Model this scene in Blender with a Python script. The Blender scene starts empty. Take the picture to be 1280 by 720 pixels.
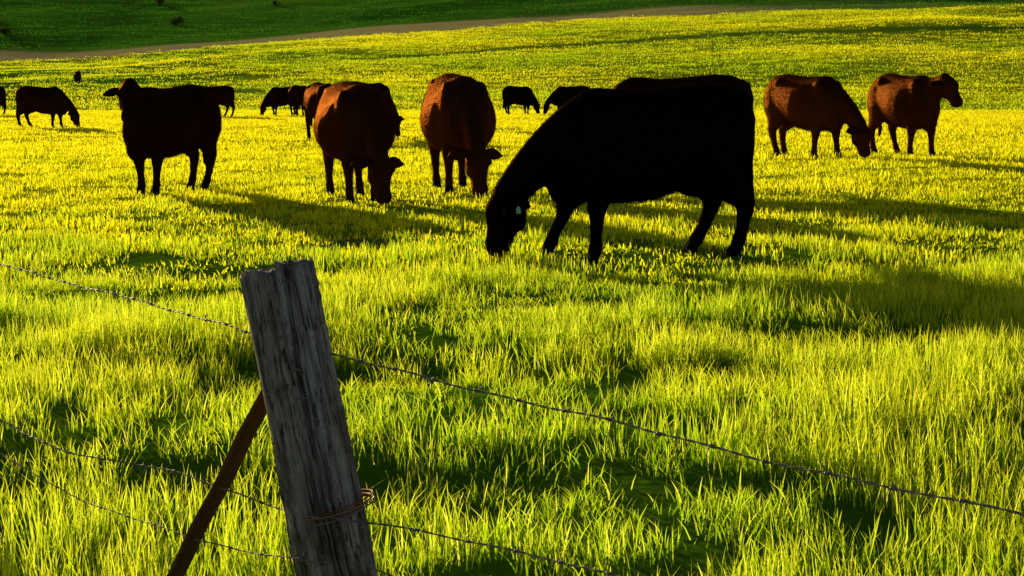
import bpy, math, numpy as np
from mathutils import Vector, Matrix, Euler
R = np.random.default_rng(7)
scene = bpy.context.scene
scene.view_settings.view_transform = 'Standard'
scene.view_settings.look = 'None'
scene.view_settings.exposure = 0
root = scene.collection

# ---------------------------------------------------------------- terrain height
def waves(seed, n, lmin, lmax, amp):
    r = np.random.default_rng(seed)
    L = lmin*(lmax/lmin)**r.random(n)
    a = r.random(n)*2*np.pi
    return (np.cos(a)*2*np.pi/L, np.sin(a)*2*np.pi/L, r.random(n)*6.28, amp*(L/lmax)**0.8)
W_NEAR = waves(3, 14, 1.2, 5.0, 0.021)
W_MID = waves(5, 8, 8, 25, 0.05)
W_FAR = waves(11, 12, 30, 90, 0.50)
def sumw(W, x, y):
    s = 0
    for kx, ky, p, a in zip(*W):
        s = s + a*np.sin(kx*x+ky*y+p)
    return s
def sst(t):
    t = np.clip(t, 0, 1); return t*t*(3-2*t)
def crest(x):
    return np.interp(x, [-300, -90, -40, 0, 45, 90, 300], [3.5, 5.4, 8.6, 12.6, 14.2, 15.4, 20])
def H(x, y):
    x = np.asarray(x, float); y = np.asarray(y, float)
    z = sumw(W_NEAR, x, y)*(1-0.85*sst((y-9)/9))*(1-sst((y-80)/30))
    z = z + sumw(W_MID, x, y)*sst((y-25)/20)*0.3*(1-sst((y-75)/20))
    z = z + 0.16*sst((x-2.5)/4)*sst((y-19)/12)*(1-sst((y-60)/30))
    zc = crest(x)
    t = np.clip((y-125)/175, 0, 1)
    far = -0.9*sst((y-101)/14) + (zc+0.9)*(0.35*t+0.65*sst(t)*0.6+0.26*t*t)
    far = far + np.clip(y-300, 0, 48)*0.06 + np.clip(y-348, 0, 500)*0.125
    far = far + sumw(W_FAR, x, y)*sst((y-130)/60)*0.38
    return z + far

# ---------------------------------------------------------------- materials helpers
def newmat(name):
    m = bpy.data.materials.new(name); m.use_nodes = True
    nt = m.node_tree; nt.nodes.clear()
    out = nt.nodes.new('ShaderNodeOutputMaterial')
    return m, nt, out
def N(nt, t, **kw):
    n = nt.nodes.new(t)
    for k, v in kw.items():
        if k in n.inputs: n.inputs[k].default_value = v
        else: setattr(n, k, v)
    return n
def mixc(nt, fac, a, b, blend='MIX'):
    n = nt.nodes.new('ShaderNodeMix'); n.data_type = 'RGBA'; n.blend_type = blend
    for s, v in ((0, fac), (6, a), (7, b)):
        if isinstance(v, (int, float)): n.inputs[s].default_value = v
        elif isinstance(v, tuple): n.inputs[s].default_value = (*v, 1)
        else: nt.links.new(v, n.inputs[s])
    return n.outputs[2]
def ramp(nt, src, stops):
    n = nt.nodes.new('ShaderNodeValToRGB'); cr = n.color_ramp
    while len(cr.elements) < len(stops): cr.elements.new(0.5)
    for e, (p, c) in zip(cr.elements, stops):
        e.position = p; e.color = (*c, 1) if isinstance(c, tuple) else (c, c, c, 1)
    nt.links.new(src, n.inputs[0]); return n.outputs[0]
def noise(nt, vec, scale, detail=4, rough=0.55):
    n = N(nt, 'ShaderNodeTexNoise', Scale=scale, Detail=detail, Roughness=rough)
    if vec is not None: nt.links.new(vec, n.inputs['Vector'])
    return n.outputs['Fac']
def attr(nt, name):
    n = nt.nodes.new('ShaderNodeAttribute'); n.attribute_name = name; return n.outputs['Fac']

def grass_mat(name, base, mid, tip, dry, alt, trans=0.75, pscale=0.25):
    m, nt, out = newmat(name)
    pos = nt.nodes.new('ShaderNodeNewGeometry').outputs['Position']
    h = attr(nt, 'h'); rn = attr(nt, 'rnd')
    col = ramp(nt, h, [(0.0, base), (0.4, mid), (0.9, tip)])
    big = noise(nt, pos, pscale, 3, 0.6)
    pt = ramp(nt, big, [(0.42, 0.0), (0.60, 1.0)])
    col = mixc(nt, pt, col, mixc(nt, 1.0, col, alt, 'MULTIPLY'))
    rr = ramp(nt, rn, [(0.72, 0.0), (0.95, 0.7)])
    col = mixc(nt, rr, col, dry)
    v = N(nt, 'ShaderNodeHueSaturation')
    mr = N(nt, 'ShaderNodeMapRange'); mr.inputs[3].default_value = 0.78; mr.inputs[4].default_value = 1.1
    nt.links.new(rn, mr.inputs[0]); nt.links.new(mr.outputs[0], v.inputs['Value']); nt.links.new(col, v.inputs['Color'])
    col = v.outputs[0]
    d = N(nt, 'ShaderNodeBsdfDiffuse'); t = N(nt, 'ShaderNodeBsdfTranslucent')
    nt.links.new(col, d.inputs[0]); nt.links.new(col, t.inputs[0])
    ms = N(nt, 'ShaderNodeMixShader'); ms.inputs[0].default_value = trans
    nt.links.new(d.outputs[0], ms.inputs[1]); nt.links.new(t.outputs[0], ms.inputs[2])
    nt.links.new(ms.outputs[0], out.inputs[0])
    return m
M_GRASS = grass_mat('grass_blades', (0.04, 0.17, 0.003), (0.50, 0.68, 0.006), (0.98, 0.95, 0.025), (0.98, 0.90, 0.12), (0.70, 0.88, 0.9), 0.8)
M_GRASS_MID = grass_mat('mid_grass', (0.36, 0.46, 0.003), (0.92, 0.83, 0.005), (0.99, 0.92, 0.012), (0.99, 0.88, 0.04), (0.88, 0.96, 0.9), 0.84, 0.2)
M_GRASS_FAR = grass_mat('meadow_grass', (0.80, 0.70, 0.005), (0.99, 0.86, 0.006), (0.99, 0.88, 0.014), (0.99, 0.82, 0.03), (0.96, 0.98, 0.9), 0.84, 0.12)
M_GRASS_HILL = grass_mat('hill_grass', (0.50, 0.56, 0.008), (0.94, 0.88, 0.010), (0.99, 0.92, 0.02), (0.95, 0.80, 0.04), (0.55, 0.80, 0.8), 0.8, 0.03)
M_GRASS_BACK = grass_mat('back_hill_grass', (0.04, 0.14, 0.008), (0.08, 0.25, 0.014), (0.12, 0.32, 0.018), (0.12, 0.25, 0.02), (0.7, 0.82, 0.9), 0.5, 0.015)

# ground material
m, nt, out = newmat('pasture_ground'); M_GROUND = m
pos = nt.nodes.new('ShaderNodeNewGeometry').outputs['Position']
n1 = noise(nt, pos, 1.3, 8, 0.7); n2 = noise(nt, pos, 0.022, 5, 0.6); n3 = noise(nt, pos, 0.3, 6, 0.7)
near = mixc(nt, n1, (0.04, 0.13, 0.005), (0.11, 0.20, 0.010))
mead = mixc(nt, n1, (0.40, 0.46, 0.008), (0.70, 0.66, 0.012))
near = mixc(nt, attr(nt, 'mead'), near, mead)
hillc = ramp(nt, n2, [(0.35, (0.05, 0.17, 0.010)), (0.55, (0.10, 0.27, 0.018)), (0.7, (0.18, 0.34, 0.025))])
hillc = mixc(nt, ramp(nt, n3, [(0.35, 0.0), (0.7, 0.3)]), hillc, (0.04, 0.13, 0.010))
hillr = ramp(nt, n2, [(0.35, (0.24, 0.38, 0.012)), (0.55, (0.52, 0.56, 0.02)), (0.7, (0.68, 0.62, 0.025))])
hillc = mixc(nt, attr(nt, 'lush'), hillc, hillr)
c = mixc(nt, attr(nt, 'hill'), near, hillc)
tanc = mixc(nt, n3, (0.40, 0.33, 0.12), (0.60, 0.46, 0.20))
c = mixc(nt, attr(nt, 'dry'), c, tanc)
b = N(nt, 'ShaderNodeBsdfPrincipled', Roughness=0.95); b.inputs['Specular IOR Level'].default_value = 0.0
nt.links.new(c, b.inputs['Base Color'])
bp = N(nt, 'ShaderNodeBump', Strength=0.5, Distance=0.3); nt.links.new(n3, bp.inputs['Height']); nt.links.new(bp.outputs[0], b.inputs['Normal'])
nt.links.new(b.outputs[0], out.inputs[0])

# ---------------------------------------------------------------- terrain mesh
ys = np.concatenate([np.arange(-40, 3, 0.6), 3*(1000/3)**np.linspace(0, 1, 520)])
us = np.linspace(-1, 1, 341)
U, Y = np.meshgrid(us, ys)
X = U*(12+0.75*np.clip(Y, 0, None))
Z = H(X, Y)
nr, nc = X.shape
co = np.stack([X, Y, Z], -1).reshape(-1, 3)
i = np.arange(nr-1)[:, None]*nc+np.arange(nc-1)[None, :]
F = np.stack([i, i+1, i+1+nc, i+nc], -1).reshape(-1, 4)
def np_mesh(name, co, F, smooth=True):
    me = bpy.data.meshes.new(name)
    k = F.shape[1]
    me.vertices.add(len(co)); me.vertices.foreach_set('co', co.astype(np.float32).ravel())
    me.loops.add(F.size); me.loops.foreach_set('vertex_index', F.astype(np.int32).ravel())
    me.polygons.add(len(F)); me.polygons.foreach_set('loop_start', np.arange(0, F.size, k, dtype=np.int32))
    me.update(calc_edges=True)
    me.polygons.foreach_set('use_smooth', np.full(len(F), smooth)); me.validate()
    return me
def fattr(me, name, vals, typ='FLOAT'):
    a = me.attributes.new(name, typ, 'POINT')
    a.data.foreach_set('vector' if typ == 'FLOAT_VECTOR' else 'value', np.asarray(vals, np.int32 if typ == 'INT' else np.float32).ravel())
me = np_mesh('ground', co, F)
def dryband(x, y):
    w = 6*np.sin(x*0.03)+3*np.sin(x*0.11)
    lo = 290+w; hi = 348+w*0.5
    return sst((y-lo)/7)*(1-sst((y-hi)/6))*(1-0.75*sst((x-25)/40))
def track(x, y):
    c0 = 232+0.12*x+7*np.sin(x*0.045)
    return np.exp(-((y-c0)/3.5)**2)*sst((x+25)/12)
xx, yy = co[:, 0], co[:, 1]
fattr(me, 'hill', sst((yy-100)/12)); fattr(me, 'dry', dryband(xx, yy))
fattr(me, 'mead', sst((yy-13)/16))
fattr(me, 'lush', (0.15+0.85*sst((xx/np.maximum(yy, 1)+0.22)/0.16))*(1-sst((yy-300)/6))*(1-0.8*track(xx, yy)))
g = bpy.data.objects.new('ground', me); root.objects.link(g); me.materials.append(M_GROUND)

# ---------------------------------------------------------------- grass
def blade_clump(name, nb, rad, hmin, hmax, wid, mat, seed, lean=0.35, segs=3):
    r = np.random.default_rng(seed)
    V = []; Fq = []; hh = []; rr = []
    for b in range(nb):
        a = r.random()*6.28; q = rad*math.sqrt(r.random())
        cx, cy = q*math.cos(a), q*math.sin(a)
        ht = hmin+(hmax-hmin)*r.random()**1.3
        w = wid*(0.6+0.8*r.random())
        fa = r.random()*6.28; la = r.random()*6.28; ln = ht*lean*(0.2+1.2*r.random()**1.5)
        rnd = r.random()
        fx, fy = math.cos(fa), math.sin(fa)
        base = len(V)
        S = segs+1
        for s in range(S):
            t = s/(S-1)
            ww = w*(1-t**1.6)*(0.75+0.5*t) + 0.0003
            x = cx+math.cos(la)*ln*t*t; y = cy+math.sin(la)*ln*t*t
            z = ht*(t-0.18*(ln/ht)*t*t)-0.01
            V += [(x-fx*ww/2, y-fy*ww/2, z), (x+fx*ww/2, y+fy*ww/2, z)]
            hh += [t, t]; rr += [rnd]*2
        for s in range(S-1):
            k = base+2*s; Fq.append((k, k+1, k+3, k+2))
    me = np_mesh(name, np.array(V), np.array(Fq), True)
    fattr(me, 'h', hh); fattr(me, 'rnd', rr)
    me.materials.append(mat)
    return bpy.data.objects.new(name, me)

def scatter(name, protos, pts, scl, idx):
    coll = bpy.data.collections.new(name+'_clumps')
    for o in protos: coll.objects.link(o)
    n = len(pts)
    me = bpy.data.meshes.new(name); me.vertices.add(n)
    me.vertices.foreach_set('co', pts.astype(np.float32).ravel())
    rot = np.zeros((n, 3)); rot[:, 2] = R.random(n)*6.28; rot[:, 0] = R.normal(0, 0.06, n); rot[:, 1] = R.normal(0, 0.06, n)
    fattr(me, 'scl', scl, 'FLOAT_VECTOR'); fattr(me, 'rot', rot, 'FLOAT_VECTOR'); fattr(me, 'idx', idx, 'INT')
    ob = bpy.data.objects.new(name, me); root.objects.link(ob)
    ng = bpy.data.node_groups.new(name, 'GeometryNodeTree')
    ng.interface.new_socket('Geometry', in_out='INPUT', socket_type='NodeSocketGeometry')
    ng.interface.new_socket('Geometry', in_out='OUTPUT', socket_type='NodeSocketGeometry')
    gi = ng.nodes.new('NodeGroupInput'); go = ng.nodes.new('NodeGroupOutput')
    ip = ng.nodes.new('GeometryNodeInstanceOnPoints'); ci = ng.nodes.new('GeometryNodeCollectionInfo')
    ci.inputs['Collection'].default_value = coll
    ci.inputs['Separate Children'].default_value = True; ci.inputs['Reset Children'].default_value = True
    ip.inputs['Pick Instance'].default_value = True
    def na(nm, ty):
        a = ng.nodes.new('GeometryNodeInputNamedAttribute'); a.data_type = ty; a.inputs['Name'].default_value = nm
        return a.outputs['Attribute']
    L = ng.links.new
    L(gi.outputs[0], ip.inputs['Points']); L(ci.outputs[0], ip.inputs['Instance'])
    L(na('idx', 'INT'), ip.inputs['Instance Index']); L(na('rot', 'FLOAT_VECTOR'), ip.inputs['Rotation'])
    L(na('scl', 'FLOAT_VECTOR'), ip.inputs['Scale']); L(ip.outputs[0], go.inputs[0])
    md = ob.modifiers.new('scatter', 'NODES'); md.node_group = ng
    return ob

def fan(y0, y1, per_m2, margin=1.6, k=0.36):
    area = (k*(y1**2-y0**2)+2*margin*(y1-y0))
    n = int(area*per_m2*1.0)
    ymax = k*y1+margin
    P = []
    tot = 0
    while tot < n:
        y = y0+(y1-y0)*R.random(n); x = (R.random(n)*2-1)*ymax
        ok = np.abs(x) < k*y+margin
        P.append(np.stack([x[ok], y[ok]], 1)); tot += ok.sum()
    return np.concatenate(P)[:n]
W_PATCH = waves(21, 20, 0.5, 4, 1.0)
def patch(x, y):
    s = sumw(W_PATCH, x, y); return s/2.0
def place(name, protos, P, s0, jit=0.25, pamp=0.30):
    x, y = P[:, 0], P[:, 1]
    s = s0*(1+jit*R.normal(0, 1, len(x)).clip(-1.6, 1.6)*0.6)
    hz = s*(1+pamp*np.clip(patch(x, y), -1.5, 1.5))
    scl = np.stack([s, s, hz], 1)
    pts = np.stack([x, y, H(x, y)-0.005], 1)
    return scatter(name, protos, pts, scl, R.integers(0, len(protos), len(x)))

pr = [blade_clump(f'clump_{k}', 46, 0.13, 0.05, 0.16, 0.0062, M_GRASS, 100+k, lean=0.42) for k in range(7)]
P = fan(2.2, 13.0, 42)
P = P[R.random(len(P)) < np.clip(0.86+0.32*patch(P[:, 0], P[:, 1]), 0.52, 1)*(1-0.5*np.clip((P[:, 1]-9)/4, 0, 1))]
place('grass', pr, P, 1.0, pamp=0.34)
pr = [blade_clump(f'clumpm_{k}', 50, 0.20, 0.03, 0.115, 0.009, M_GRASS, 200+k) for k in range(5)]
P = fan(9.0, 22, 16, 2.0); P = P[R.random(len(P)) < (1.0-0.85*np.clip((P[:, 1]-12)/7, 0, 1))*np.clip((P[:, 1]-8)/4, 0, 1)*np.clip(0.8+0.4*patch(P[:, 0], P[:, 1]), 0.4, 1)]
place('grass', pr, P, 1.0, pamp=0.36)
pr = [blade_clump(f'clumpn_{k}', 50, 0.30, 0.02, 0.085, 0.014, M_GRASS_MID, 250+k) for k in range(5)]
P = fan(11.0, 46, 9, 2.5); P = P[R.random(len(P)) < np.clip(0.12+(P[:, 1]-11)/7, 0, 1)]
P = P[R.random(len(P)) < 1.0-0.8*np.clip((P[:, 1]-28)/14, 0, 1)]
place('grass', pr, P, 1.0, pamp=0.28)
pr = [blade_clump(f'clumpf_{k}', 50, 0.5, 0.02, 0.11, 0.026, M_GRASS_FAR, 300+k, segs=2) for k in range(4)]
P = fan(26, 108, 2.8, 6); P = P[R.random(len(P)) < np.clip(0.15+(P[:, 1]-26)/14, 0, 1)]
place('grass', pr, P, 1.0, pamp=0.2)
pr = [blade_clump(f'clumph_{k}', 60, 2.2, 0.05, 0.24, 0.08, M_GRASS_HILL, 400+k, segs=2) for k in range(4)]
P = fan(112, 300, 0.50, 12)
xh, yh = P[:, 0], P[:, 1]
keep = R.random(len(P)) > np.clip(track(xh, yh)*1.1+dryband(xh, yh), 0, 1)
dens = 0.45+0.55*sst((xh/yh+0.19)/0.12)
dens = dens*(0.65+0.35*sst((sumw(waves(31, 10, 10, 40, 1.0), xh, yh)/1.8+0.9)/1.2))
keep &= R.random(len(P)) < dens
place('hillside_grass', pr, P[keep], 1.0, pamp=0.1)
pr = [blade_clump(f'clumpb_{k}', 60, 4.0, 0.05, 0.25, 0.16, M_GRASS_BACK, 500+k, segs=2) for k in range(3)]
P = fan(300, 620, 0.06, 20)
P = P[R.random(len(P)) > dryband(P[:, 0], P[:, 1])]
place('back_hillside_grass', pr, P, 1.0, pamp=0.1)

# ---------------------------------------------------------------- loft / tubes
def frames(path, lats=None):
    path = [Vector(p) for p in path]; out = []
    for i, p in enumerate(path):
        a = path[max(0, i-1)]; b = path[min(len(path)-1, i+1)]
        T = (b-a).normalized()
        L = Vector(lats[i]) if lats else Vector((0, 1, 0))
        if abs(T.dot(L)) > 0.95: L = Vector((1, 0, 0))
        L = (L-T*L.dot(T)).normalized(); Nn = L.cross(T).normalized()
        out.append((p, T, L, Nn))
    return out
class MB:
    def __init__(s): s.v = []; s.f = []
    def loft(s, path, ra, rb, lats=None, n=20):
        fr = frames(path, lats); base = len(s.v)
        for (p, T, L, Nn), a, b in zip(fr, ra, rb):
            for k in range(n):
                th = 2*math.pi*k/n; c, q = math.cos(th), math.sin(th)
                s.v.append(p+L*(b*c)+Nn*(a*q))
        m = len(fr)
        for i in range(m-1):
            for k in range(n):
                a = base+i*n+k; b2 = base+i*n+(k+1) % n
                s.f.append((a, b2, b2+n, a+n))
        for e, i in ((0, 0), (1, m-1)):
            c = len(s.v); s.v.append(fr[i][0]+fr[i][1]*(-1 if e == 0 else 1)*min(ra[i], rb[i])*0.35)
            for k in range(n):
                a = base+i*n+k; b2 = base+i*n+(k+1) % n
                s.f.append((b2, a, c) if e == 0 else (a, b2, c))
    def ellip(s, c, r, n=14, rot=None):
        base = len(s.v); c = Vector(c); m = n//2
        for i in range(1, m):
            ph = math.pi*i/m
            for k in range(n):
                th = 2*math.pi*k/n
                v = Vector((r[0]*math.sin(ph)*math.cos(th), r[1]*math.sin(ph)*math.sin(th), r[2]*math.cos(ph)))
                if rot: v = rot @ v
                s.v.append(c+v)
        t = Vector((0, 0, r[2])); t = rot @ t if rot else t
        s.v.append(c+t); s.v.append(c-t); it = len(s.v)-2; ib = it+1
        for i in range(m-2):
            for k in range(n):
                a = base+i*n+k; b = base+i*n+(k+1) % n
                s.f.append((a, a+n, b+n, b))
        for k in range(n):
            s.f.append((it, base+k, base+(k+1) % n))
            q = base+(m-2)*n
            s.f.append((ib, q+(k+1) % n, q+k))
    def obj(s, name, mat, parent=None, smooth=True):
        me = bpy.data.meshes.new(name); me.from_pydata([tuple(v) for v in s.v], [], s.f); me.update()
        for p in me.polygons: p.use_smooth = smooth
        me.materials.append(mat)
        o = bpy.data.objects.new(name, me); root.objects.link(o)
        if parent: o.parent = parent
        return o

# ---------------------------------------------------------------- cows
def fur(name, dark, light, hair, gloss):
    m, nt, out = newmat(name)
    tc = nt.nodes.new('ShaderNodeTexCoord').outputs['Object']
    n = noise(nt, tc, 3.0, 5, 0.6)
    mp = N(nt, 'ShaderNodeMapping'); mp.inputs['Scale'].default_value = (20, 70, 35); nt.links.new(tc, mp.inputs[0])
    n2 = noise(nt, mp.outputs[0], 1.6, 5, 0.75)
    c = mixc(nt, ramp(nt, n, [(0.3, 0.0), (0.7, 1.0)]), dark, light)
    c = mixc(nt, ramp(nt, n2, [(0.3, 0.0), (0.7, 0.7)]), c, tuple(v*0.35 for v in dark))
    b = N(nt, 'ShaderNodeBsdfDiffuse'); gl = N(nt, 'ShaderNodeBsdfGlossy', Roughness=0.30)
    gl.inputs['Color'].default_value = (*gloss, 1)
    nt.links.new(c, b.inputs['Color'])
    bp = N(nt, 'ShaderNodeBump', Strength=0.9, Distance=0.014); nt.links.new(n2, bp.inputs['Height'])
    nt.links.new(bp.outputs[0], b.inputs['Normal']); nt.links.new(bp.outputs[0], gl.inputs['Normal'])
    mg = N(nt, 'ShaderNodeMixShader'); mg.inputs[0].default_value = 0.12
    nt.links.new(b.outputs[0], mg.inputs[1]); nt.links.new(gl.outputs[0], mg.inputs[2]); nt.links.new(mg.outputs[0], out.inputs[0])
    # short coat hair
    h, nt, out = newmat(name+'_hair')
    rn = attr(nt, 'rnd')
    c = mixc(nt, rn, tuple(v*0.25 for v in hair), hair)
    d = N(nt, 'ShaderNodeBsdfDiffuse'); t = N(nt, 'ShaderNodeBsdfTranslucent')
    nt.links.new(c, d.inputs[0]); nt.links.new(c, t.inputs[0])
    ms = N(nt, 'ShaderNodeMixShader'); ms.inputs[0].default_value = 0.5
    nt.links.new(d.outputs[0], ms.inputs[1]); nt.links.new(t.outputs[0], ms.inputs[2]); nt.links.new(ms.outputs[0], out.inputs[0])
    r = np.random.default_rng(77); V = []; Fq = []; rr = []
    for k in range(7):
        cx, cy = r.normal(0, .012, 2); a = r.random()*6.28; fx, fy = math.cos(a)*.0010, math.sin(a)*.0010
        L = .012+.010*r.random(); ox, oy = r.normal(0, .002, 2); b0 = len(V); q = r.random()
        for t2, w2 in ((0, 1), (.5, .8), (1, .15)):
            V += [(cx-fx*w2+ox*t2*t2, cy-fy*w2+oy*t2*t2, L*t2-.004), (cx+fx*w2+ox*t2*t2, cy+fy*w2+oy*t2*t2, L*t2-.004)]
            rr += [q, q]
        Fq += [(b0, b0+1, b0+3, b0+2), (b0+2, b0+3, b0+5, b0+4)]
    me = np_mesh(name+'_tuft', np.array(V), np.array(Fq)); fattr(me, 'rnd', rr); me.materials.append(h)
    tuft = bpy.data.objects.new(name+'_tuft', me)
    ng = bpy.data.node_groups.new(name+'_coat', 'GeometryNodeTree')
    ng.interface.new_socket('Geometry', in_out='INPUT', socket_type='NodeSocketGeometry')
    ng.interface.new_socket('Geometry', in_out='OUTPUT', socket_type='NodeSocketGeometry')
    gi = ng.nodes.new('NodeGroupInput'); go = ng.nodes.new('NodeGroupOutput'); L = ng.links.new
    dp = ng.nodes.new('GeometryNodeDistributePointsOnFaces'); dp.inputs['Density'].default_value = 1500
    ip = ng.nodes.new('GeometryNodeInstanceOnPoints'); oi = ng.nodes.new('GeometryNodeObjectInfo'); oi.inputs['Object'].default_value = tuft
    va = ng.nodes.new('ShaderNodeVectorMath'); va.operation = 'ADD'; va.inputs[1].default_value = (-1.6, 0, -1.2)
    al = ng.nodes.new('FunctionNodeAlignRotationToVector'); al.axis = 'Z'
    jn = ng.nodes.new('GeometryNodeJoinGeometry')
    rv = ng.nodes.new('FunctionNodeRandomValue'); rv.data_type = 'FLOAT_VECTOR'
    rv.inputs[0].default_value = (-.3, -.3, -.3); rv.inputs[1].default_value = (.3, .3, .3)
    vb = ng.nodes.new('ShaderNodeVectorMath'); vb.operation = 'ADD'
    L(gi.outputs[0], dp.inputs['Mesh']); L(dp.outputs['Points'], ip.inputs['Points']); L(oi.outputs['Geometry'], ip.inputs['Instance'])
    L(dp.outputs['Normal'], va.inputs[0]); L(va.outputs[0], vb.inputs[0]); L(rv.outputs[0], vb.inputs[1])
    L(dp.outputs['Rotation'], al.inputs['Rotation']); L(vb.outputs[0], al.inputs['Vector']); L(al.outputs[0], ip.inputs['Rotation'])
    L(gi.outputs[0], jn.inputs[0]); L(ip.outputs[0], jn.inputs[0]); L(jn.outputs[0], go.inputs[0])
    m['coat'] = ng.name
    return m
FUR_BLACK = fur('black_fur', (0.004, 0.0022, 0.0015), (0.008, 0.0035, 0.002), (0.016, 0.007, 0.003), (0.04, 0.016, 0.007))
FUR_DARK = fur('dark_brown_fur', (0.006, 0.0018, 0.0010), (0.018, 0.0045, 0.0018), (0.07, 0.016, 0.004), (0.20, 0.055, 0.014))
FUR_RED = fur('red_brown_fur', (0.010, 0.0020, 0.0008), (0.030, 0.0055, 0.0014), (0.16, 0.028, 0.005), (0.50, 0.14, 0.03))
def simple(name, c, rough=0.5, metal=0.0, spec=0.5):
    m, nt, out = newmat(name)
    b = N(nt, 'ShaderNodeBsdfPrincipled', Roughness=rough, Metallic=metal); b.inputs['Specular IOR Level'].default_value = spec
    tc = nt.nodes.new('ShaderNodeTexCoord').outputs['Object']
    cc = mixc(nt, noise(nt, tc, 30), tuple(v*0.7 for v in c), c)
    nt.links.new(cc, b.inputs['Base Color']); nt.links.new(b.outputs[0], out.inputs[0]); return m
M_EYE = simple('eye', (0.01, 0.008, 0.006), 0.12)
M_HOOF = simple('hoof', (0.008, 0.006, 0.005), 0.9, 0.0, 0.05)
M_TAG = simple('ear_tag', (0.45, 0.85, 0.65), 0.45)

def bez(a, b, c, t): return a*(1-t)**2+b*2*t*(1-t)+c*t*t
def cow(loc, heading, scale=1.0, mat=FUR_BLACK, pose='graze', yaw=0.0, neck_yaw=0.0, step=(0.06, -0.08, 0.08, -0.1), tag=False, vox=0.02, girth=1.0, seed=0, length=1.0):
    """x forward, y left, z up. heading = world direction vector"""
    x0, y0 = loc
    em = bpy.data.objects.new('cow', None); root.objects.link(em)
    ang = math.atan2(heading[1], heading[0])
    em.location = (x0, y0, float(H(x0, y0))+0.0); em.rotation_euler = (0, 0, ang); em.scale = (scale,)*3
    em.empty_display_size = 0.3
    ca, sa = math.cos(ang), math.sin(ang)
    def gz(x, y):
        return (float(H(x0+scale*(ca*x-sa*y), y0+scale*(sa*x+ca*y)))-em.location.z)/scale
    mb = MB()
    st = [(-0.93, 1.12, 0.98, .07), (-0.90, 1.245, 0.84, .165), (-0.83, 1.325, 0.74, .225), (-0.70, 1.375, 0.68, .265), (-0.50, 1.385, 0.62, .295),
          (-0.25, 1.36, 0.53, .34), (-0.02, 1.335, 0.465, .375), (0.2, 1.33, 0.44, .37), (0.38, 1.35, 0.44, .325),
          (0.52, 1.35, 0.455, .27), (0.66, 1.28, 0.48, .225), (0.78, 1.16, 0.54, .17), (0.86, 1.02, 0.64, .10)]
    path = [(s[0]*length, 0, (s[1]+s[2])/2) for s in st]
    base = len(mb.v); n = 24
    for (x, zt, zb, w) in st:
        for k in range(n):
            th = 2*math.pi*k/n; c, q = math.cos(th), math.sin(th)
            zc = (zt+zb)/2; hh = (zt-zb)/2
            ww = w*girth*(1.0-0.16*q)*(abs(c)**0.9)
            mb.v.append(Vector((x*length, math.copysign(ww, c), zc+hh*q)))
    for i in range(len(st)-1):
        for k in range(n):
            a = base+i*n+k; b2 = base+i*n+(k+1) % n; mb.f.append((a, a+n, b2+n, b2))
    for e, i in ((0, 0), (1, len(st)-1)):
        c = len(mb.v); mb.v.append(Vector(path[i]))
        for k in range(n):
            a = base+i*n+k; b2 = base+i*n+(k+1) % n
            mb.f.append((a, b2, c) if e == 0 else (b2, a, c))
    for sd in (1, -1):  # shoulders, thighs, hips, pins
        mb.ellip((0.50*length, sd*0.175*girth, 0.96), (0.20, 0.10, 0.33))
        mb.ellip((-0.66*length, sd*0.165, 0.92), (0.24, 0.145, 0.34))
        mb.ellip((-0.50*length, sd*0.195, 1.24), (0.11, 0.085, 0.08))
        mb.ellip((-0.86*length, sd*0.085, 1.14), (0.07, 0.06, 0.10))
    mb.ellip((0.70*length, 0, 0.58), (0.19, 0.12, 0.17))
    mb.ellip((-0.42*length, 0, 0.60), (0.16, 0.13, 0.12))
    y2 = neck_yaw
    cy, sy = math.cos(y2), math.sin(y2)
    def turn(p, piv=(0.55, 0)):
        dx, dy = p[0]-piv[0], p[1]-piv[1]
        return Vector((piv[0]+dx*cy-dy*sy, piv[1]+dx*sy+dy*cy, p[2]))
    if pose == 'graze':
        S = Vector((0.42, 0, 1.00)); C = turn((0.85, 0, 0.90)); Pp = turn((1.13, 0, 0.52)); D0 = (0.20, -0.98)
        zg = gz(1.2, 0)
        L0 = (Pp.z-0.03-zg)/0.98
    elif pose == 'alert':
        S = Vector((0.42, 0, 1.00)); C = turn((0.78, 0, 1.10)); Pp = turn((0.95, 0, 1.34)); D0 = (0.60, -0.80); L0 = 0.52
    else:
        S = Vector((0.42, 0, 1.00)); C = turn((0.82, 0, 1.10)); Pp = turn((1.00, 0, 1.26)); D0 = (0.58, -0.81); L0 = 0.52
    hl = min(max(L0, 0.44), 0.56)
    hy = y2+yaw
    Fh = Vector((math.cos(hy), math.sin(hy), 0)); Lh = Vector((-math.sin(hy), math.cos(hy), 0))
    D = Fh*D0[0]+Vector((0, 0, D0[1])); Nh = Lh.cross(D)
    if Nh.dot(Fh) < 0: Nh = -Nh
    pts = [bez(S, C, Pp, t) for t in (0, .2, .4, .6, .8, 1)]
    pts.append(Pp + D*0.08)
    lats = [Vector((-math.sin(a), math.cos(a), 0)) for a in (0, y2*.2, y2*.5, y2*.8, y2, y2+yaw*.5, hy)]
    mb.loft(pts, [.35, .295, .235, .19, .155, .135, .12], [.22, .20, .165, .135, .12, .11, .10], lats)
    hp = [(-0.05, .085, .095, .015), (0.08, .140, .125, .01), (0.24, .168, .140, .0), (0.40, .158, .122, .0), (0.56, .128, .096, .005), (0.72, .108, .084, .01), (0.84, .106, .096, .015), (0.93, .098, .100, .012), (1.0, .065, .075, 0)]
    mb.loft([Pp+D*(hl*a)+Nh*o for a, _, _, o in hp], [b for _, b, _, _ in hp], [c for _, _, c, _ in hp], [Lh]*len(hp))
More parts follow.
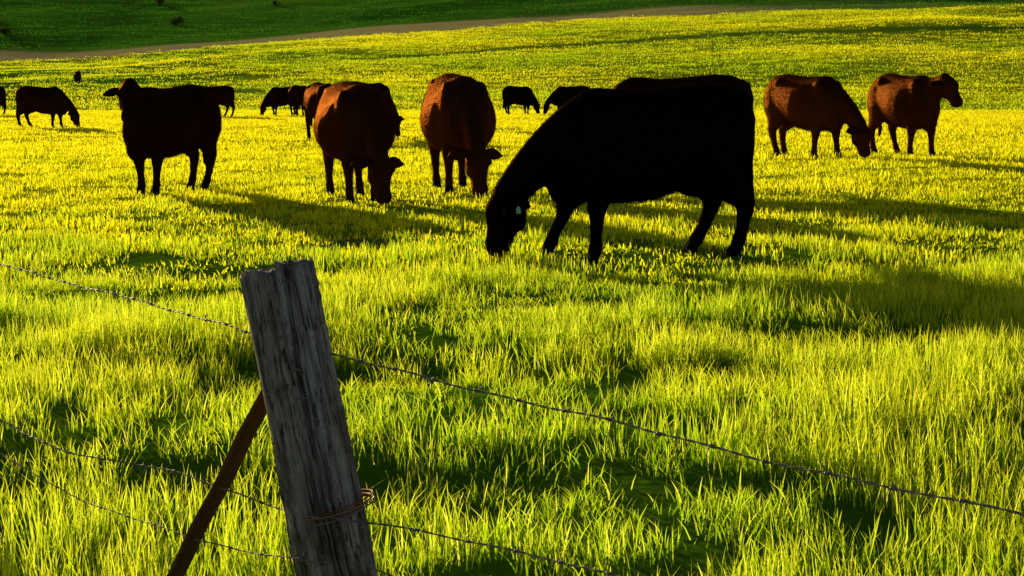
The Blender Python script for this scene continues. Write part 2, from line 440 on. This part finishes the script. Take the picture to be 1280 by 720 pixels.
    for sd in (1, -1):
        mb.ellip(Pp+D*(hl*.27)+Lh*(sd*.118)+Nh*.08, (.042, .042, .042), 10)
        mb.ellip(Pp+D*(hl*.40)+Lh*(sd*.075)-Nh*.08, (.08, .05, .09), 10)
    mb.ellip(Pp+Nh*.03-D*.005, (.10, .10, .075), 12)
    feet = []
    for j, (sd, front) in enumerate(((1, True), (-1, True), (1, False), (-1, False))):
        dx = step[j]
        if front:
            fx, fy = 0.50*length+dx, sd*0.165; zf = gz(fx, fy)
            pts = [(0.50*length, sd*.17, .92), (0.45*length+dx*.15, sd*.18, .72), (0.47*length+dx*.4, sd*.175, .56), (0.505*length+dx*.6, sd*.168, .40), (0.495*length+dx*.65, sd*.166, .34),
                   (0.50*length+dx*.85, sd*.165, .20+zf), (0.50*length+dx*.95, sd*.165, .115+zf), (fx+.02, fy, .055+zf)]
            mb.loft(pts, [.18, .150, .110, .080, .062, .050, .060, .054], [.12, .105, .086, .072, .057, .046, .055, .052], n=14)
        else:
            fx, fy = -0.66*length+dx, sd*0.17; zf = gz(fx, fy)
            pts = [(-0.64*length, sd*.15, 1.02), (-0.60*length, sd*.19, .80), (-0.61*length+dx*.25, sd*.185, .66), (-0.70*length+dx*.45, sd*.175, .53), (-0.775*length+dx*.6, sd*.17, .44), (-0.755*length+dx*.7, sd*.17, .36),
                   (-0.715*length+dx*.85, sd*.17, .20+zf), (-0.68*length+dx*.95, sd*.17, .115+zf), (fx+.02, fy, .055+zf)]
            mb.loft(pts, [.26, .25, .205, .130, .088, .068, .054, .062, .055], [.15, .145, .12, .085, .068, .056, .046, .056, .052], n=14)
        feet.append((fx+.03, fy, zf))
    body = mb.obj('body', mat, em)
    rm = body.modifiers.new('r', 'REMESH'); rm.mode = 'VOXEL'; rm.voxel_size = vox; rm.use_smooth_shade = True
    sm = body.modifiers.new('s', 'SMOOTH'); sm.factor = 0.5; sm.iterations = 12 if vox < 0.03 else 3
    if vox <= 0.02:
        gm = body.modifiers.new('coat', 'NODES'); gm.node_group = bpy.data.node_groups[mat['coat']]
    hb = MB()
    for fx, fy, zf in feet:
        for s2 in (-1, 1):
            hb.loft([(fx, fy+s2*.026, zf-.01), (fx, fy+s2*.026, zf+.035), (fx-.02, fy+s2*.024, zf+.075)], [.062, .052, .038], [.027, .026, .024], lats=[Vector((0, 1, 0))]*3, n=10)
    hb.obj('hooves', M_HOOF, em)
    eb = MB()
    for sd in (1, -1):
        b0 = Pp+D*(hl*.06)+Lh*(sd*.095)-Nh*.01
        ed = (Lh*sd*1.0-Nh*.25+Vector((0, 0, -0.06 if pose != 'graze' else 0.0))-D*(.02 if pose != 'graze' else -.05)).normalized()
        wd = (D*.9-ed*ed.dot(D)*.9).normalized()
        pp, ra, rb = [], [], []
        for t, w in ((0, .03), (.15, .045), (.35, .062), (.55, .066), (.75, .052), (.9, .03), (1, .008)):
            pp.append(b0+ed*(t*.235)+wd*(.02*t*t)); ra.append(w); rb.append(.012 if t > .2 else .025)
        eb.loft(pp, rb, ra, lats=[wd]*7, n=12)
    ears = eb.obj('ears', mat, em)
    if vox <= 0.02:
        gm = ears.modifiers.new('coat', 'NODES'); gm.node_group = bpy.data.node_groups[mat['coat']]
    yb = MB()
    for sd in (1, -1):
        yb.ellip(Pp+D*(hl*.30)+Lh*(sd*.130)+Nh*.06, (.021, .021, .021), 10)
        yb.ellip(Pp+D*(hl*.97)+Lh*(sd*.05)+Nh*.06, (.016, .016, .016), 8)
    yb.obj('eyes_and_nostrils', M_EYE, em)
    if tag:
        tb = MB(); b0 = Pp+D*(hl*.06)+Lh*.24+Nh*.0+Vector((0, 0, -.07))
        tb.loft([b0+Vector((0, 0, .025)), b0+Vector((0, 0, .01)), b0+Vector((0, 0, -.025)), b0+Vector((0, 0, -.03))], [.004]*4, [.006, .017, .02, .018], lats=[Lh*0.3-Fh*0.9]*4, n=8)
        tb.obj('ear_tag', M_TAG, em)
    tb = MB(); sw = 0.05*math.sin(seed*2.3)
    tp = [(-.82*length, 0, 1.29), (-.90*length, 0, 1.25), (-.955*length, sw*.3, 1.10), (-.955*length, sw*.6, .95), (-.94*length, sw, .75), (-.93*length, sw*1.3, .58), (-.93*length, sw*1.5, .45), (-.93*length, sw*1.4, .34), (-.93*length, sw, .28)]
    tb.loft(tp, [.045, .042, .03, .022, .018, .03, .042, .03, .006], [.045, .04, .03, .022, .018, .028, .036, .026, .006], n=10)
    tb.obj('tail', mat, em)
    return em

# foreground black cow, broadside grazing
cow((1.15, 14.5), (-0.972, -0.235), 1.07, FUR_BLACK, 'graze', yaw=0.1, step=(0.02, 0.30, -0.10, 0.14), tag=True, vox=0.018, girth=1.02, seed=1, length=0.91)
# looking at the camera, left
cow((-4.72, 23.6), (-0.40, -0.91), 1.07, FUR_DARK, 'alert', yaw=0.35, neck_yaw=0.22, step=(0.05, -0.1, 0.1, -0.08), seed=2, length=0.98)
# two brown cows grazing toward the camera
cow((-2.04, 22.1), (0.26, -0.966), 1.10, FUR_RED, 'graze', yaw=0.1, neck_yaw=0.15, step=(-0.1, 0.12, 0.06, -0.1), seed=3, girth=1.24)
cow((-0.76, 23.8), (0.18, -0.984), 1.18, FUR_RED, 'graze', yaw=0.1, neck_yaw=0.08, step=(0.1, -0.08, -0.06, 0.1), seed=4, girth=1.16)
# behind the brown one
cow((-4.95, 45.0), (0.35, -0.93), 1.1, FUR_DARK, 'graze', seed=5, vox=0.03, girth=1.15)
cow((-3.9, 46.5), (0.5, 0.86), 1.12, FUR_DARK, 'graze', seed=6, vox=0.03)
# behind the foreground cow
cow((2.25, 24.0), (-0.99, -0.1), 1.17, FUR_DARK, 'graze', seed=7, vox=0.02)
# right pair
cow((5.50, 32.0), (0.52, -0.854), 1.12, FUR_RED, 'graze', neck_yaw=0.28, step=(0.1, -0.1, -0.12, 0.1), seed=8, girth=1.08, length=0.96)
cow((7.42, 32.3), (0.38, -0.925), 1.11, FUR_RED, 'alert2', yaw=0.05, neck_yaw=0.10, step=(0.05, -0.1, 0.12, -0.08), seed=9, length=0.92)
# far cows
cow((-16.4, 60.0), (0.97, -0.25), 1.06, FUR_DARK, 'graze', seed=10, vox=0.03)
cow((-14.2, 82.0), (-0.95, 0.3), 1.08, FUR_DARK, 'graze', seed=11, vox=0.04)
cow((-11.2, 84.0), (-0.7, -0.7), 1.05, FUR_DARK, 'graze', seed=12, vox=0.04)
cow((-10.2, 83.0), (0.3, 0.95), 1.08, FUR_DARK, 'graze', seed=13, vox=0.04)
cow((0.35, 88.0), (0.75, 0.66), 1.08, FUR_BLACK, 'graze', seed=14, vox=0.04, girth=1.2)
cow((3.0, 88.0), (-0.97, 0.2), 1.08, FUR_BLACK, 'graze', seed=15, vox=0.04)
cow((-25.7, 84.0), (-0.9, 0.2), 1.05, FUR_DARK, 'graze', seed=16, vox=0.04)
cow((-46.5, 184.0), (0.3, -0.95), 1.1, FUR_DARK, 'alert', seed=17, vox=0.04)

# ---------------------------------------------------------------- fence
m, nt, out = newmat('weathered_wood'); M_WOOD = m
tc = nt.nodes.new('ShaderNodeTexCoord').outputs['Object']
mp = N(nt, 'ShaderNodeMapping'); mp.inputs['Scale'].default_value = (26, 26, 1.6); nt.links.new(tc, mp.inputs[0])
g1 = noise(nt, mp.outputs[0], 2.2, 8, 0.7)
mp2 = N(nt, 'ShaderNodeMapping'); mp2.inputs['Scale'].default_value = (60, 60, 9); nt.links.new(tc, mp2.inputs[0])
g2 = noise(nt, mp2.outputs[0], 2.0, 8, 0.75)
g3 = noise(nt, tc, 9, 8, 0.7)
c = ramp(nt, g1, [(0.32, (0.09, 0.058, 0.058)), (0.42, (0.40, 0.30, 0.32)), (0.54, (0.74, 0.60, 0.64)), (0.66, (0.92, 0.80, 0.83))])
c = mixc(nt, ramp(nt, g3, [(0.47, 0.0), (0.62, 0.75)]), c, (0.17, 0.11, 0.09))
c = mixc(nt, ramp(nt, g2, [(0.53, 0.0), (0.60, 0.92)]), c, (0.03, 0.022, 0.02))
b = N(nt, 'ShaderNodeBsdfPrincipled', Roughness=0.85); b.inputs['Specular IOR Level'].default_value = 0.2
nt.links.new(c, b.inputs['Base Color'])
ad = N(nt, 'ShaderNodeMath', operation='ADD'); nt.links.new(g1, ad.inputs[0]); nt.links.new(g2, ad.inputs[1])
bp = N(nt, 'ShaderNodeBump', Strength=1.0, Distance=0.014); nt.links.new(ad.outputs[0], bp.inputs['Height']); nt.links.new(bp.outputs[0], b.inputs['Normal'])
nt.links.new(b.outputs[0], out.inputs[0])

def post(bx, by, topv, r0, r1, seed):
    r = np.random.default_rng(seed)
    bz = float(H(bx, by))-0.3
    B = Vector((bx, by, bz)); T = Vector(topv); ax = (T-B); Ln = ax.length; ax.normalize()
    n = 240; m = 220
    th = np.linspace(0, 2*np.pi, n, endpoint=False)
    prof = 1+0.02*np.sin(2*th+1)+0.02*np.sin(3*th+r.random()*6)
    fine = np.zeros(n)
    for q in range(9, 70, 2): fine += np.sin(q*th+r.random()*6.28)*0.0045
    cracks = [(r.random()*6.28, 0.013+0.022*r.random(), 0.12+0.25*r.random(), r.random(), 0.10+0.35*r.random()) for _ in range(50)]
    knots = [(r.random()*6.28, r.random()) for _ in range(8)]
    V = []
    for i in range(m):
        t = i/(m-1)
        rad = (r0+(r1-r0)*t)*prof*(1+fine*(0.7+0.5*math.sin(t*13)))+0.0012*np.sin(7*th+t*9)
        for (a, w, dp, tc0, tl) in cracks:
            env = max(0, 1-abs(t-tc0)/tl)
            if env <= 0: continue
            d = (th-a-0.12*math.sin(t*8+a)-0.02*math.sin(t*60+a)+np.pi) % (2*np.pi)-np.pi
            rad = rad*(1-dp*env**.6*np.exp(-(d/w)**2))
        for (a, tk) in knots:
            d = (th-a+np.pi) % (2*np.pi)-np.pi; q = (d/0.22)**2+((t-tk)/0.012)**2
            rad = rad*(1+0.05*np.exp(-q)-0.08*np.exp(-q*6))
        zz = t*Ln
        for k in range(n):
            x = rad[k]*math.cos(th[k]); y = rad[k]*math.sin(th[k])
            dz = 0
            if t > 0.93:
                e = (t-0.93)/0.07
                dz = e*(0.010*math.cos(th[k]+2.4)+0.006*math.sin(5*th[k])+(0.014 if x > 0.005 else 0.0)-0.008*abs(math.sin(9*th[k])))
            V.append((x, y, zz+dz))
    base = (m-1)*n
    F4 = []
    for i in range(m-1):
        for k in range(n):
            a = i*n+k; b2 = i*n+(k+1) % n; F4.append((a, b2, b2+n, a+n))
    prev = base
    for ring in range(1, 9):   # top end grain
        f = 1-ring/8.5; st = len(V)
        for k in range(n):
            x, y, z = V[base+k]
            x2, y2 = x*f, y*f
            V.append((x2, y2, Ln+0.010*f*math.cos(th[k]+2.4)+(0.014 if x2 > 0.005 else 0)-0.004*(ring % 2)+0.003*math.sin(9*th[k]+ring)))
        for k in range(n):
            F4.append((prev+k, prev+(k+1) % n, st+(k+1) % n, st+k))
        prev = st
    c0 = len(V); V.append((0, 0, Ln+0.003))
    for k in range(n): F4.append((prev+k, prev+(k+1) % n, c0))
    me = bpy.data.meshes.new('wooden_fence_post'); me.from_pydata(V, [], F4); me.update()
    for p in me.polygons: p.use_smooth = True
    me.materials.append(M_WOOD)
    o = bpy.data.objects.new('wooden_fence_post', me); root.objects.link(o)
    o.location = B; o.rotation_euler = Vector((0, 0, 1)).rotation_difference(ax).to_euler()
    return o
PB = (-0.265, 3.60); PT = (-0.497, 3.60, 1.065)
post(PB[0], PB[1], PT, 0.090, 0.076, 5)
post(-2.62, 6.9, (-2.58, 6.9, 1.05), 0.08, 0.07, 8)
post(1.42, 1.35, (1.42, 1.35, 1.1), 0.08, 0.07, 9)

M_WIRE = simple('old_galvanised_wire', (0.34, 0.27, 0.24), 0.5, 0.3)
M_RUST = simple('rusty_steel', (0.17, 0.075, 0.025), 0.8, 0.1)
M_REDW = simple('rusted_wire', (0.45, 0.08, 0.04), 0.7, 0.3)
fence = bpy.data.objects.new('barbed_wire_fence', None); root.objects.link(fence)
def catmull(P, n=40):
    P = [Vector(p) for p in P]; P = [P[0]*2-P[1]]+P+[P[-1]*2-P[-2]]; out = []
    for i in range(1, len(P)-2):
        for k in range(n):
            t = k/n; a, b, c, d = P[i-1:i+3]
            out.append(0.5*((2*b)+(c-a)*t+(2*a-5*b+4*c-d)*t*t+(3*b-a-3*c+d)*t**3))
    out.append(P[-2]); return out
def wire(P, name, mat=M_WIRE, r=0.0013, twist=True, barbs=True, seed=0):
    rr = np.random.default_rng(seed)
    pts = catmull(P, 60)
    d = [0]
    for a, b in zip(pts, pts[1:]): d.append(d[-1]+(b-a).length)
    tot = d[-1]; nn = int(tot/0.008); s = np.linspace(0, tot, nn)
    A = np.array([tuple(p) for p in pts]); Q = np.stack([np.interp(s, d, A[:, k]) for k in range(3)], 1)
    wob = 0.002*np.sin(s*9+seed)+0.0015*np.sin(s*23+2*seed); Q[:, 2] += wob
    cu = bpy.data.curves.new(name, 'CURVE'); cu.dimensions = '3D'; cu.bevel_depth = r; cu.bevel_resolution = 1
    def add(pl):
        sp = cu.splines.new('POLY'); sp.points.add(len(pl)-1)
        sp.points.foreach_set('co', np.concatenate([pl, np.ones((len(pl), 1))], 1).astype(np.float32).ravel())
    T = np.gradient(Q, axis=0); T /= np.linalg.norm(T, axis=1)[:, None]
    up = np.array([0, 0, 1.0]); L = np.cross(T, up); L /= np.linalg.norm(L, axis=1)[:, None]; U2 = np.cross(L, T)
    if twist:
        for ph in (0, math.pi):
            a = s*2*math.pi/0.07+ph
            add(Q+(L*np.cos(a)[:, None]+U2*np.sin(a)[:, None])*r*1.05)
    else: add(Q)
    if barbs:
        x = 0.05
        while x < tot:
            k = min(int(x/tot*nn), nn-1); p = Q[k]; t, l, u = T[k], L[k], U2[k]
            aa = np.linspace(0, 4*math.pi, 16); a0 = rr.random()*6
            coil = [p+(l*math.cos(v+a0)+u*math.sin(v+a0))*r*2.4+t*(v/(4*math.pi)-0.5)*0.010 for v in aa]
            e0 = p+(l*math.cos(a0)+u*math.sin(a0))*0.012-t*.007; e1 = p+(l*math.cos(a0+2)+u*math.sin(a0+2))*0.012+t*.007
            add(np.array([e0]+coil+[e1])); x += 0.125
    cu.materials.append(mat)
    o = bpy.data.objects.new(name, cu); root.objects.link(o); o.parent = fence
    return o
wire([(-2.62, 6.99, .90), (-1.60, 5.38, .885), (-0.95, 4.45, .882), (-.47, 3.70, .885), (.1, 3.03, .868), (.65, 2.33, .868), (1.42, 1.44, .90)], 'top_strand', r=0.0012, seed=1)
wire([(-2.60, 6.81, .60), (-1.36, 4.50, .555), (-.80, 3.95, .545), (-.43, 3.52, .548), (-.37, 3.505, .548), (.16, 3.10, .55), (1.44, 1.44, .60)], 'middle_strand', r=0.0012, seed=2)
wire([(-2.60, 6.81, .42), (-1.40, 4.70, .405), (-.85, 4.0, .40), (-.45, 3.53, .45), (-.30, 3.508, .44), (.2, 3.0, .38), (1.44, 1.44, .42)], 'bottom_strand', r=0.0009, seed=3)
axd = (Vector(PT)-Vector((PB[0], PB[1], 0))).normalized()
lx = axd.cross(Vector((0, 1, 0))).normalized(); ly = axd.cross(lx).normalized()
def wrap(z0, turns, mat, name, rad, pitch, seed):
    c0 = Vector((PB[0], PB[1], 0))+axd*(z0/axd.z); P = []
    for k in range(int(turns*16)+1):
        a = k/16*2*math.pi
        P.append(c0+lx*math.cos(a)*rad+ly*math.sin(a)*rad+axd*(k/16*pitch+0.0025*math.sin(a*1.3+seed)))
    wire(P, name, mat, 0.0018, False, False, seed)
wrap(0.545, 3, M_REDW, 'wire_wrap_rusty', 0.0885, 0.0055, 1)
wrap(0.540, 2, M_WIRE, 'wire_wrap_steel', 0.0895, 0.009, 4)
sb = MB()
for (x, y, z) in ((-.455, 3.521, .86), (-.44, 3.519, .80), (-.475, 3.524, .93)):
    sb.loft([(x-.012, y+.01, z), (x-.012, y-.006, z), (x+.012, y-.006, z+.004), (x+.012, y+.01, z+.004)], [.0018]*4, [.0018]*4, n=6)
sb.obj('staples', M_WIRE, fence)

def bar(name, A, B, w, t, mat):
    A = Vector(A); B = Vector(B); d = (B-A); L = d.length; d.normalize()
    s = d.cross(Vector((0, 1, 0))).normalized(); q = d.cross(s).normalized()
    prof = [(0, 0), (w, 0), (w, t), (t, t), (t, w), (0, w)]; V = []; nseg = 24
    for i in range(nseg+1):
        p = A+d*(L*i/nseg)+s*0.002*math.sin(i*1.1)
        for a, b2 in prof: V.append(tuple(p+s*(a-w/2)+q*(b2-w/2)))
    F = []
    for i in range(nseg):
        for k in range(6):
            a = i*6+k; b2 = i*6+(k+1) % 6; F.append((a, b2, b2+6, a+6))
    F.append(tuple(range(5, -1, -1))); F.append(tuple(nseg*6+k for k in range(6)))
    me = bpy.data.meshes.new(name); me.from_pydata(V, [], F); me.update(); me.materials.append(mat)
    o = bpy.data.objects.new(name, me); root.objects.link(o)
    bv = o.modifiers.new('b', 'BEVEL'); bv.width = 0.0015; bv.segments = 2
    return o
bar('rusty_fence_brace', (-.505, 3.69, .84), (-1.02, 4.08, float(H(-1.02, 4.08))-.1), .036, .006, M_RUST)

# ---------------------------------------------------------------- hillside bushes
M_LEAF = grass_mat('bush_leaves', (0.02, 0.035, 0.01), (0.035, 0.06, 0.015), (0.06, 0.09, 0.02), (0.06, 0.05, 0.03), (0.8, 0.9, 0.9), 0.3)
def bush(x, y, s, seed):
    r = np.random.default_rng(seed); n = 900
    cl = r.normal(0, 1, (14, 3))*np.array([.45, .45, .28]); cl[:, 2] = np.abs(cl[:, 2])+.35
    c = cl[r.integers(0, 14, n)]+r.normal(0, .17, (n, 3)); c[:, 2] = np.abs(c[:, 2])
    d1 = r.normal(0, 1, (n, 3)); d1 /= np.linalg.norm(d1, axis=1)[:, None]
    d2 = np.cross(d1, r.normal(0, 1, (n, 3))); d2 /= np.linalg.norm(d2, axis=1)[:, None]
    q = .07
    V = np.stack([c-d1*q, c+d2*q*.6, c+d1*q, c-d2*q*.6], 1).reshape(-1, 3)*s
    F = np.arange(4*n).reshape(n, 4)
    me = np_mesh('bush', V, F, False); me.materials.append(M_LEAF)
    fattr(me, 'h', np.repeat(r.random(n), 4)); fattr(me, 'rnd', np.repeat(r.random(n)*.7, 4))
    em = bpy.data.objects.new('bush', None); root.objects.link(em); em.location = (x, y, float(H(x, y))-.05)
    o = bpy.data.objects.new('foliage', me); root.objects.link(o); o.parent = em
    tb = MB()
    for k in range(6):
        e = cl[k]*s
        tb.loft([(0, 0, -.2), tuple(e*.5+np.array([0, 0, .05])), tuple(e)], [.07*s, .04*s, .015*s], [.07*s, .04*s, .015*s], n=7)
    tb.obj('stems', M_RUST, em)
for k, (x, y, s) in enumerate([(-113, 385, 1.7), (-78, 402, 1.9), (-128, 396, 1.4), (-126, 420, 1.6), (-60, 440, 1.2), (96, 352, 1.4), (-96, 470, 1.6)]):
    bush(x, y, s, 50+k)

# ---------------------------------------------------------------- light
EL = math.radians(10.2)
sd = Vector((-0.47*math.cos(EL), 0.883*math.cos(EL), math.sin(EL))).normalized()
sun = bpy.data.lights.new('sun', 'SUN'); sun.energy = 5.0; sun.angle = math.radians(0.5); sun.color = (1.0, 0.88, 0.42)
so = bpy.data.objects.new('sun', sun); root.objects.link(so)
so.rotation_euler = sd.to_track_quat('Z', 'Y').to_euler(); so.location = sd*50
w = bpy.data.worlds.new('World'); scene.world = w; w.use_nodes = True
nt = w.node_tree; bg = nt.nodes['Background']
sky = nt.nodes.new('ShaderNodeTexSky'); sky.sky_type = 'NISHITA'; sky.sun_disc = False
sky.sun_elevation = EL; sky.sun_rotation = math.atan2(sd.x, sd.y)
nt.links.new(sky.outputs[0], bg.inputs[0]); bg.inputs[1].default_value = 0.058

# ---------------------------------------------------------------- camera
cam = bpy.data.cameras.new('camera'); co_ = bpy.data.objects.new('camera', cam); root.objects.link(co_)
cam.lens = 60; cam.sensor_width = 36; cam.clip_end = 3000; cam.clip_start = 0.05
co_.location = (0, 0, 1.45); co_.rotation_euler = (math.radians(90-6.74), 0, 0)
scene.camera = co_
